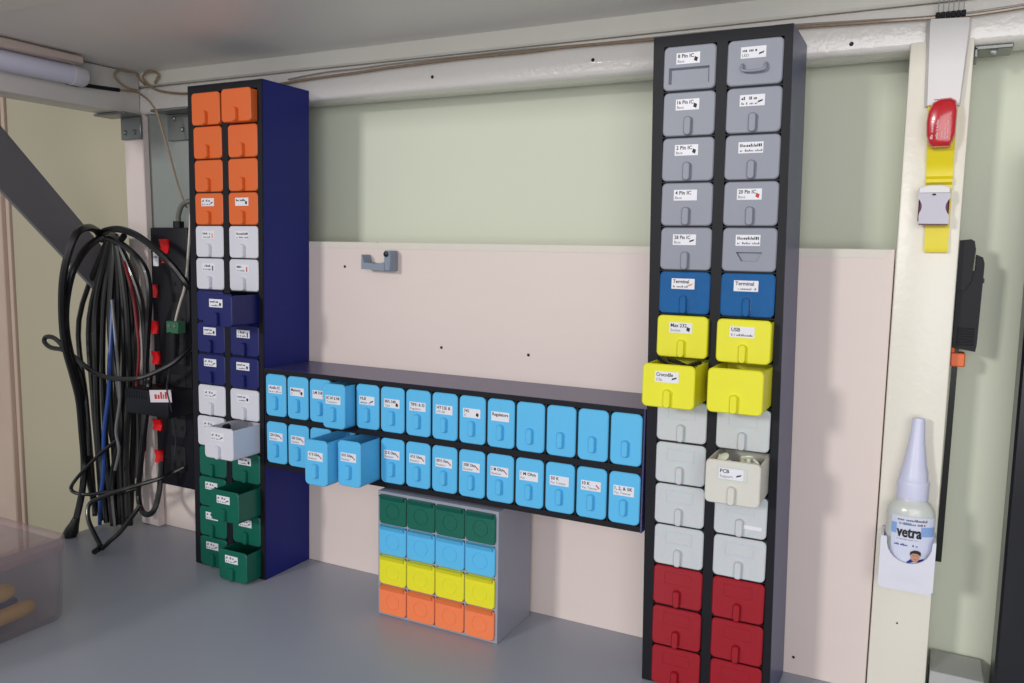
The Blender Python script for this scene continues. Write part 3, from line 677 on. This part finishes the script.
for k in range(2): q.tube([at(68 + k * 2, 72, -.224, 'x'), at(73.5 + k, 76, -.224, 'x'), at(74.5, 81, -.226, 'x'), at(69, 84, -.228, 'x')], .0011, 6)
tag(q.build('wire', mat('red wire', (170, 24, 36), .35)), 'short red wires at the end of the tube lamp', 'wire')
# tube lamp under the shelf on the left
tl = thing('tube_lamp', 'unlit white tube lamp mounted along the left beam under the metal shelf', 'lamp', (-.215, -.25, .60))
q = MB(); q.lathe([(.0100, -.248), (.0112, -.243), (.0112, -.108), (.0112, -.1075)], (-.2215, 0, .5790), 20, axis='y'); q.build('tube', mat('frosted tube', (206, 208, 226), .3), tl)
q = MB(); q.lathe([(.0118, -.108), (.0120, -.0925), (.0105, -.0900), (.001, -.0897)], (-.2215, 0, .5790), 20, axis='y'); q.build('end_cap', mat('white cap plastic', (206, 206, 212), .35), tl, label='white end cap')
q = MB(); q.box((-.2345, -.248, .5900), (-.2060, -.1000, .6005), .002); q.build('housing', mat('beige lamp housing', (196, 180, 172), .45), tl, label='beige lamp housing')

# ------------------------------------------------------------ power strip
ps = thing('power_strip', 'tall black power strip with red switches mounted upright beside the left cabinet', 'power strip', (-.157, -.02, .0700))
ax0, ax1, az0, az1, ay = -.1905, -.1235, .0700, .4030, -.0300
q = MB(); q.box((ax0, ay, az0), (ax1, -.0235 if False else -.0046, az1), .002, seg=2); q.build('housing', M_BLACK, ps)
red = mat('red switch plastic', (224, 22, 30), .35)
for px, py, w, h in ((165.5, 246.3, .0145, .0180), (164.7, 261, .006, .005), (154.6, 291, .013, .0165), (155.0, 327, .0135, .0165), (157.0, 357.5, .0125, .0165), (158.5, 390, .0125, .0165), (158.6, 424.5, .0150, .0140), (160.2, 456, .0135, .0165)):
    p = at(px, py, ay); q = MB(); q.prism([(-.0002, -h / 2), (-.0035, -h / 2), (-.0012, 0), (-.0042, h / 2), (-.0002, h / 2)], -w / 2, w / 2, plane='yz')
    q.build('switch', red, ps, loc=p - Vector(ps.location), label='red rocker switch')
for k, py in enumerate((280, 316, 351, 388, 424, 459)):
    p = at(179, py, ay); q = MB(); q.prism(rrect(.026, .034, .003), -.0008, 0)
    q.build('socket', mat('black socket plastic', (22, 22, 27), .5), ps, loc=p - Vector(ps.location))
    so = ps.children[-1]
    q = MB()
    for dx, dz in ((0, .0095), (-.0065, -.005), (.0065, -.005)): q.prism(rrect(.0042, .0060, .0015, 3, dx, dz), -.0012, -.0007)
    o = q.build('socket_hole', mat('socket hole black', (4, 4, 5), .8)); o.parent = [c for c in ps.children if c.name.startswith('socket') and not c.name.startswith('socket_hole')][-1]; o.location = (0, 0, 0)
p = at(156, 257, ay); q = MB(); q.prism(rrect(.0095, .0230, .001), -.0006, 0); strokes(q, -.0035, -.001, .007, .003, 1, lambda x, z: (x, -.0008, z), random.Random(8)); q.build('sticker', [M_LABEL, M_INKG], ps, loc=p - Vector(ps.location), label='small white vertical sticker')
q = MB(); q.tube([(-.1500, -.020, .4025), (-.1500, -.020, .4110)], .0065, 12); q.build('cord_grip', M_BLACK, ps)
(MB().tube([(-.1500, -.020, .4105), (-.1485, -.021, .4180), (-.1420, -.022, .4290), (-.1330, -.022, .4345), (-.1200, -.020, .4360), (-.1080, -.018, .4350)], .0032, 10).build('cord', mat('grey cord', (110, 110, 104), .4), ps, label='grey cord curving out of the top'))
# black mains adapter
ad = thing('mains_adapter', 'black plug-in mains adapter with a white price sticker, plugged into the power strip', 'adapter', (-.19, -.05, .19))
A = at(123.5, 387, -.072); B = at(168.5, 419.5, -.072)
q = MB(); q.box((A.x, -.072, B.z), (B.x, -.0312, A.z), .004, seg=2); q.build('case', M_BLACK, ad)
q = MB()
for k in range(9): q.box((A.x + .004 + k * .0045, -.0726, A.z - .012), (A.x + .006 + k * .0045, -.0715, A.z - .003), .0003)
q.build('vent_ribs', M_BLACK, ad)
a = at(149.7, 388.8, -.0735); b = at(171.7, 404, -.0735); sw = b.x - a.x; sh = a.z - b.z
q = MB(); q.box((-sw / 2, -.0003, -sh / 2), (sw / 2, 0, sh / 2)); strokes(q, -sw * .40, -sh * .22, sw * .78, sh * .62, 1, lambda x, z: (x, -.0005, z), random.Random(11))
o = q.build('price_sticker', [mat('price sticker paper', (224, 214, 222), .4), M_INKR], ad, loc=Vector(((a.x + b.x) / 2 - .001, -.0725, (a.z + b.z) / 2)) - Vector(ad.location), label='white price sticker with red print'); o.rotation_euler = (0, -.10, 0)
# green screw-terminal connector and black plug
gc = thing('terminal_connector', 'small green screw terminal connector with black plug at the end of the silvery wire', 'connector', at(176, 328, -.045))
p = at(176, 327, -.047); q = MB(); q.box((p.x - .0105, -.053, p.z - .0075), (p.x + .0100, -.041, p.z + .0075), .0008); q.build('terminal_block', mat('green terminal plastic', (44, 100, 70), .5), gc)
for dx in (-.005, .005):
    k = MB(); k.lathe([(.0026, -.0004), (.0022, -.001)], (0, 0, 0), 10, axis='y'); k.build('screw', M_ZINC, gc, loc=Vector((p.x + dx, -.053, p.z + .002)) - Vector(gc.location))
q = MB(); q.tube([(p.x - .004, -.047, p.z - .006), (p.x - .005, -.047, p.z - .024), (p.x - .0055, -.047, p.z - .046)], [.0066, .0062, .0045], 12, smooth_path=False); q.build('plug', M_BLACK, gc)
cable('cable', 'thin dark lead hanging from the black plug over the adapter sticker', [(170.5, 362, -.047), (168, 378, -.060), (167, 390, -.0765), (170, 404, -.0765), (173.5, 420, -.055), (176, 440, -.040), (175, 455, -.037)], .0009, mat('dark grey lead', (60, 60, 66), .4), n=6)

# --------------------------------------------------------- hanging cables
M_CB = mat('black cable rubber', (17, 18, 20), .38, coat=.1)
K = -.058
def hang(label, pts, r, m=M_CB, group=None, dy=0.0): return cable('cable', label, [(p[0], p[1], (p[2] if len(p) > 2 else K) + dy) for p in pts], r, m, 'cable', group)
hang('thick black power cord forming the outermost left loop down to the moulded plug', [(100, 237, -.07), (97, 231, -.08), (88, 227.5, -.105), (77, 233, -.13), (67.5, 256, -.14), (62.5, 285, -.14), (62.5, 322, -.13), (66, 349, -.12), (73, 375, -.10), (79, 400, -.08), (82, 432, -.07), (84, 460), (83, 485, -.066), (80, 503, -.078), (76, 520, -.088)], .0045)
pl = thing('power_plug', 'black moulded plug hanging at the rear left edge of the desk', 'plug', at(73, 530, -.09))
a = at(76.5, 518, -.088); b = at(72, 530, -.092); c = at(67, 540, -.095); m2 = a.lerp(b, .5)
q = MB(); q.tube([a, m2, b, c], [.0045, .0060, .0085, .0090], 10, smooth_path=False); q.build('body', M_CB, pl)
q = MB(); d = (c - b).normalized(); sd = Vector((1, 0, .45)).normalized()
for s_ in (-1, 1): q.tube([c + sd * .004 * s_, c + sd * .004 * s_ + d * .005], .0014, 8, smooth_path=False)
q.build('prong', M_ZINC, pl)
hang('thick black cord of the second left loop inside the outermost one', [(101, 238, -.08), (92, 243, -.1), (82, 254, -.12), (72, 273, -.135), (66, 303, -.135), (66, 330, -.13), (71, 356, -.11), (79, 382, -.09), (85, 412, -.07), (88, 445), (88, 470), (92, 492), (97, 512, -.05)], .0043, dy=.006)
hang('thick black cord arching right from the hook over the power strip', [(99, 238), (104, 231.5), (115, 229), (125, 230.5), (137, 235.5), (149, 244), (164, 257), (176, 270, -.052), (186, 283, -.046), (194.5, 292, -.034), (197, 297, -.020)], .0043, dy=-.012)
hang('black cable making a wide low ring with a small loop sticking out at left', [(197, 341, -.020), (194.5, 345, -.034), (184, 354, -.050), (172, 364, -.060), (152, 374, -.070), (137, 378.5, -.078), (121, 379, -.08), (104, 376.5, -.082), (90, 370, -.082), (76, 358, -.08), (63, 350, -.08), (51, 347.5, -.08), (44.5, 342, -.08), (46, 337, -.08), (53, 337.5, -.08), (60, 343, -.078), (67, 353, -.076), (77, 366, -.074), (84, 385, -.07), (88, 420, -.068), (90, 455, -.066)], .0030)
hang('black cord arching from the hook down beside the corner post', [(101, 240), (110, 238), (122, 244), (134, 254), (143, 265), (148, 279), (149.5, 300), (148, 325, -.05), (146, 360, -.05)], .0038, dy=-.002)
hang('black cord curling up into a deep loop in front of the corner post', [(150, 375, -.05), (146, 415), (142.5, 445), (140, 472), (138.5, 495), (142, 511, -.066), (149, 514.5, -.068), (155, 508, -.066), (159, 492), (160.5, 478, -.054), (162, 462, -.046)], .0036)
vm = [(107, 240, 79, 320, 86, 400, 92, 470, 95, 508), (109, 241, 89.5, 318, 93, 395, 98, 455, 103, 520), (112, 240, 97, 300, 96, 360, 99, 440, 108, 530),
      (113, 242, 104, 310, 103, 390, 108, 470, 113, 525), (115, 241, 117, 300, 110, 370, 114, 450, 118, 520), (116, 240, 119, 310, 117, 380, 119, 470, 120, 515),
      (117, 242, 123, 300, 124, 370, 121, 450, 124, 522), (118, 243, 127, 310, 129, 390, 126, 460, 128, 505), (119, 242, 131, 300, 135, 390, 133, 450, 130, 520),
      (120, 244, 136, 310, 136, 350, 139, 430, 138, 470), (120, 246, 141, 300, 146, 360, 145, 400, 143, 440), (114, 244, 110, 330, 121, 420, 112, 480, 115, 518), (110, 243, 101, 330, 107, 410, 117, 470, 107, 500)]
for i, v in enumerate(vm):
    yy = -.030 - .004 * (i % 4)
    pts = [(v[2 * k], v[2 * k + 1], yy if k else -.040) for k in range(5)]
    pts[-1] = (pts[-1][0], pts[-1][1] + 8 + 3 * (i % 3), yy - .006)
    pts.insert(0, (v[0] - 3, v[1] + 1, -.036))
    hang('black cable in the dense vertical bundle hanging from the brace', pts, .0034 + .0004 * (i % 3), M_CB, 'black cables of the hanging bundle')
hang('blue cable hanging inside the black bundle', [(113, 300, -.046), (110, 360), (108.5, 395), (104, 432), (103.5, 470), (100.5, 500), (100, 530, -.05)], .0026, mat('blue cable rubber', (40, 76, 150), .4))
hang('thin dark red cable hanging in the right part of the bundle', [(124, 262, -.05), (132, 290), (136.5, 322), (139, 350), (137.5, 376), (135, 400)], .0020, mat('dark red cable rubber', (120, 18, 28), .4))
hang('grey cable hanging in the middle of the black bundle', [(112, 300, -.05), (116, 345), (120, 395), (116, 430), (119, 450), (115, 470)], .0020, mat('grey cable rubber', (110, 110, 112), .4))
hang('black cord from the power strip slanting down across the bundle to the desk', [(184, 467, -.034), (172, 473, -.045), (160, 478.5, -.06), (128, 488, -.085), (100, 498, -.095), (89, 505, -.1), (88.5, 520, -.105), (95, 535, -.108), (101, 546, -.112)], .0028)
hang('black cord running down from the deep loop to the desk', [(140, 505, -.075), (134, 514, -.082), (120, 532, -.1), (110, 541, -.108), (102, 549, -.113)], .0028)
hang('short black cable end lying on the desk with a small plug', [(101, 545, -.110), (99, 550, -.114), (96, 556, -.120), (95, 559, -.123)], [.0032, .0036, .0048, .0036], M_CB)
hang('black cable forming a flat triangular loop at the left of the bundle', [(117, 440), (101, 453, -.065), (88, 466, -.07), (77, 478, -.075), (71, 488, -.075), (76, 493, -.075), (90, 494.5, -.07), (107, 492, -.068), (125, 491, -.065), (136, 489)], .0024)
hkq = thing('cable_hook', 'black hook on the dark brace carrying the hanging cables', 'hook', at(112, 240, -.03))
q = MB(); q.tube([at(108, 246, -.024), at(108, 240, -.030), at(113, 238, -.045), at(120, 240, -.055), at(124, 236, -.060)], .0040, 8); q.build('arm', M_BLACK, hkq)
q = MB(); p = at(112, 243, -.024); q.box((p.x - .014, -.0242, p.z - .012), (p.x + .022, -.0225, p.z + .006), .001); q.build('plate', M_BLACK, hkq)
cl_ = MB(); P = [(-.700, .020, .36), (-.697, .012, .30), (-.694, .008, .22), (-.692, .008, .12), (-.690, .012, .06)]
cl_.tube([Vector(p) for p in P], [.012, .022, .026, .028, .020], 12); tag(cl_.build('hanging_cloth', mat('dark red cloth', (84, 20, 30), .8, noise=.3, nscale=20)), 'dark red cloth hanging at the far left edge', 'cloth')

# ------------------------------------------------- clear storage box, left
bx = thing('storage_box', 'clear plastic lidded storage box at the lower left corner of the desk', 'box', (-.23, -.38, 0))
M_CLR = clear('clear box plastic', (150, 140, 146), .24, .18); M_CLR2 = clear('clear lid plastic', (168, 142, 148), .34, .2)
X0, X1, Y0, Y1, HB = -.38, -.0665, -.52, -.2410, .0790
def ringr(x0, x1, y0, y1, z, r): return [(x, y, z) for x, y in rrect(x1 - x0, y1 - y0, r, 4, (x0 + x1) / 2, (y0 + y1) / 2)]
q = MB(); q.loops([ringr(X0 + .006, X1 - .006, Y0 + .006, Y1 - .006, .0004, .010), ringr(X0 + .003, X1 - .003, Y0 + .003, Y1 - .003, .004, .012), ringr(X0, X1, Y0, Y1, HB, .012),
    ringr(X0 + .002, X1 - .002, Y0 + .002, Y1 - .002, HB, .011), ringr(X0 + .005, X1 - .005, Y0 + .005, Y1 - .005, .006, .010)])
q.build('tub', M_CLR, bx)
q = MB(); q.loops([ringr(X0 - .0010, X1 + .0010, Y0 - .0010, Y1 + .0010, HB - .006, .013), ringr(X0 - .0012, X1 + .0012, Y0 - .0012, Y1 + .0012, HB + .006, .013), ringr(X0, X1, Y0, Y1, HB + .0085, .012),
    ringr(X0 + .006, X1 - .006, Y0 + .006, Y1 - .006, HB + .0085, .01), ringr(X0 + .009, X1 - .009, Y0 + .009, Y1 - .009, HB + .0055, .01)])
q.build('lid', M_CLR2, bx, label='clear lid with a raised rim')
for nm, lb, p0, p1, r, m in (('wooden_tool', 'yellow wooden tool handle lying higher in the clear box', (-.100, -.50, .034), (-.094, -.2830, .0400), .0085, mat('yellow wood', (208, 160, 74), .5, noise=.12, nscale=30)),
                         ('wooden_tool', 'yellow wooden tool handle lying lower in the clear box', (-.090, -.52 + .01, .014), (-.086, -.2680, .0200), .0078, mat('yellow wood', (208, 160, 74), .5)),
                         ('blue_tool', 'dark blue tool handle between the yellow handles in the clear box', (-.106, -.50, .018), (-.102, -.2760, .0240), .0060, mat('dark blue plastic', (34, 52, 110), .4))):
    a, b = Vector(p0), Vector(p1); q = MB(); ts = [0, .3, .7, .95, .985, 1]; q.tube([a.lerp(b, t) for t in ts], [r * .8, r * .9, r, r * 1.02, r * .85, r * .45], 14, smooth_path=False)
    tag(q.build(nm, m), lb, 'tool')
q = MB(); q.box((-.36, -.50, .0075), (-.11, -.27, .0125), .002); tag(q.build('tool_tray', mat('dark grey tray', (60, 58, 64), .6)), 'dark flat tray lying at the bottom of the clear box', 'tray')
q = MB(); q.box((-.345, -.50, .060), (-.125, -.285, .072), .003); tag(q.build('paper_packet', mat('red packet', (190, 70, 80), .5, noise=.15, nscale=20)), 'reddish packet lying just under the lid of the clear box', 'packet')

# ------------------------------------------------------------------ light
def area(name, loc, target, size, power, col, sy=None):
    l = bpy.data.lights.new(name, 'AREA'); l.energy = power; l.size = size; l.color = col
    if sy: l.shape = 'RECTANGLE'; l.size_y = sy
    o = bpy.data.objects.new(name, l); C.objects.link(o); o.location = loc
    o.rotation_euler = (Vector(target) - Vector(loc)).to_track_quat('-Z', 'Y').to_euler(); return o
area('ceiling_lamp_left', (-1.0, -4.0, 1.28), (.35, 0, .3), .42, 56, (1.0, .97, .93))
area('front_fill', (.98, -1.50, .47), (.5, 0, .36), .9, 9.3, (1.0, .985, .98), .7)  # added soft fill near the camera, no fixture known there
w = bpy.data.worlds.new('room_light'); bpy.context.scene.world = w; w.use_nodes = True
w.node_tree.nodes['Background'].inputs[0].default_value = (.92, .95, 1.0, 1); w.node_tree.nodes['Background'].inputs[1].default_value = .36
sc = bpy.context.scene
sc.view_settings.view_transform = 'Standard'; sc.view_settings.look = 'None'; sc.view_settings.gamma = 1; sc.view_settings.exposure = 0
sc.view_settings.use_curve_mapping = False
sc.cycles.max_bounces = 8; sc.cycles.transparent_max_bounces = 16
for o in bpy.data.objects:
    if o.type == 'MESH' and o.parent is None and 'label' not in o and 'kind' not in o: print('UNTAGGED', o.name)
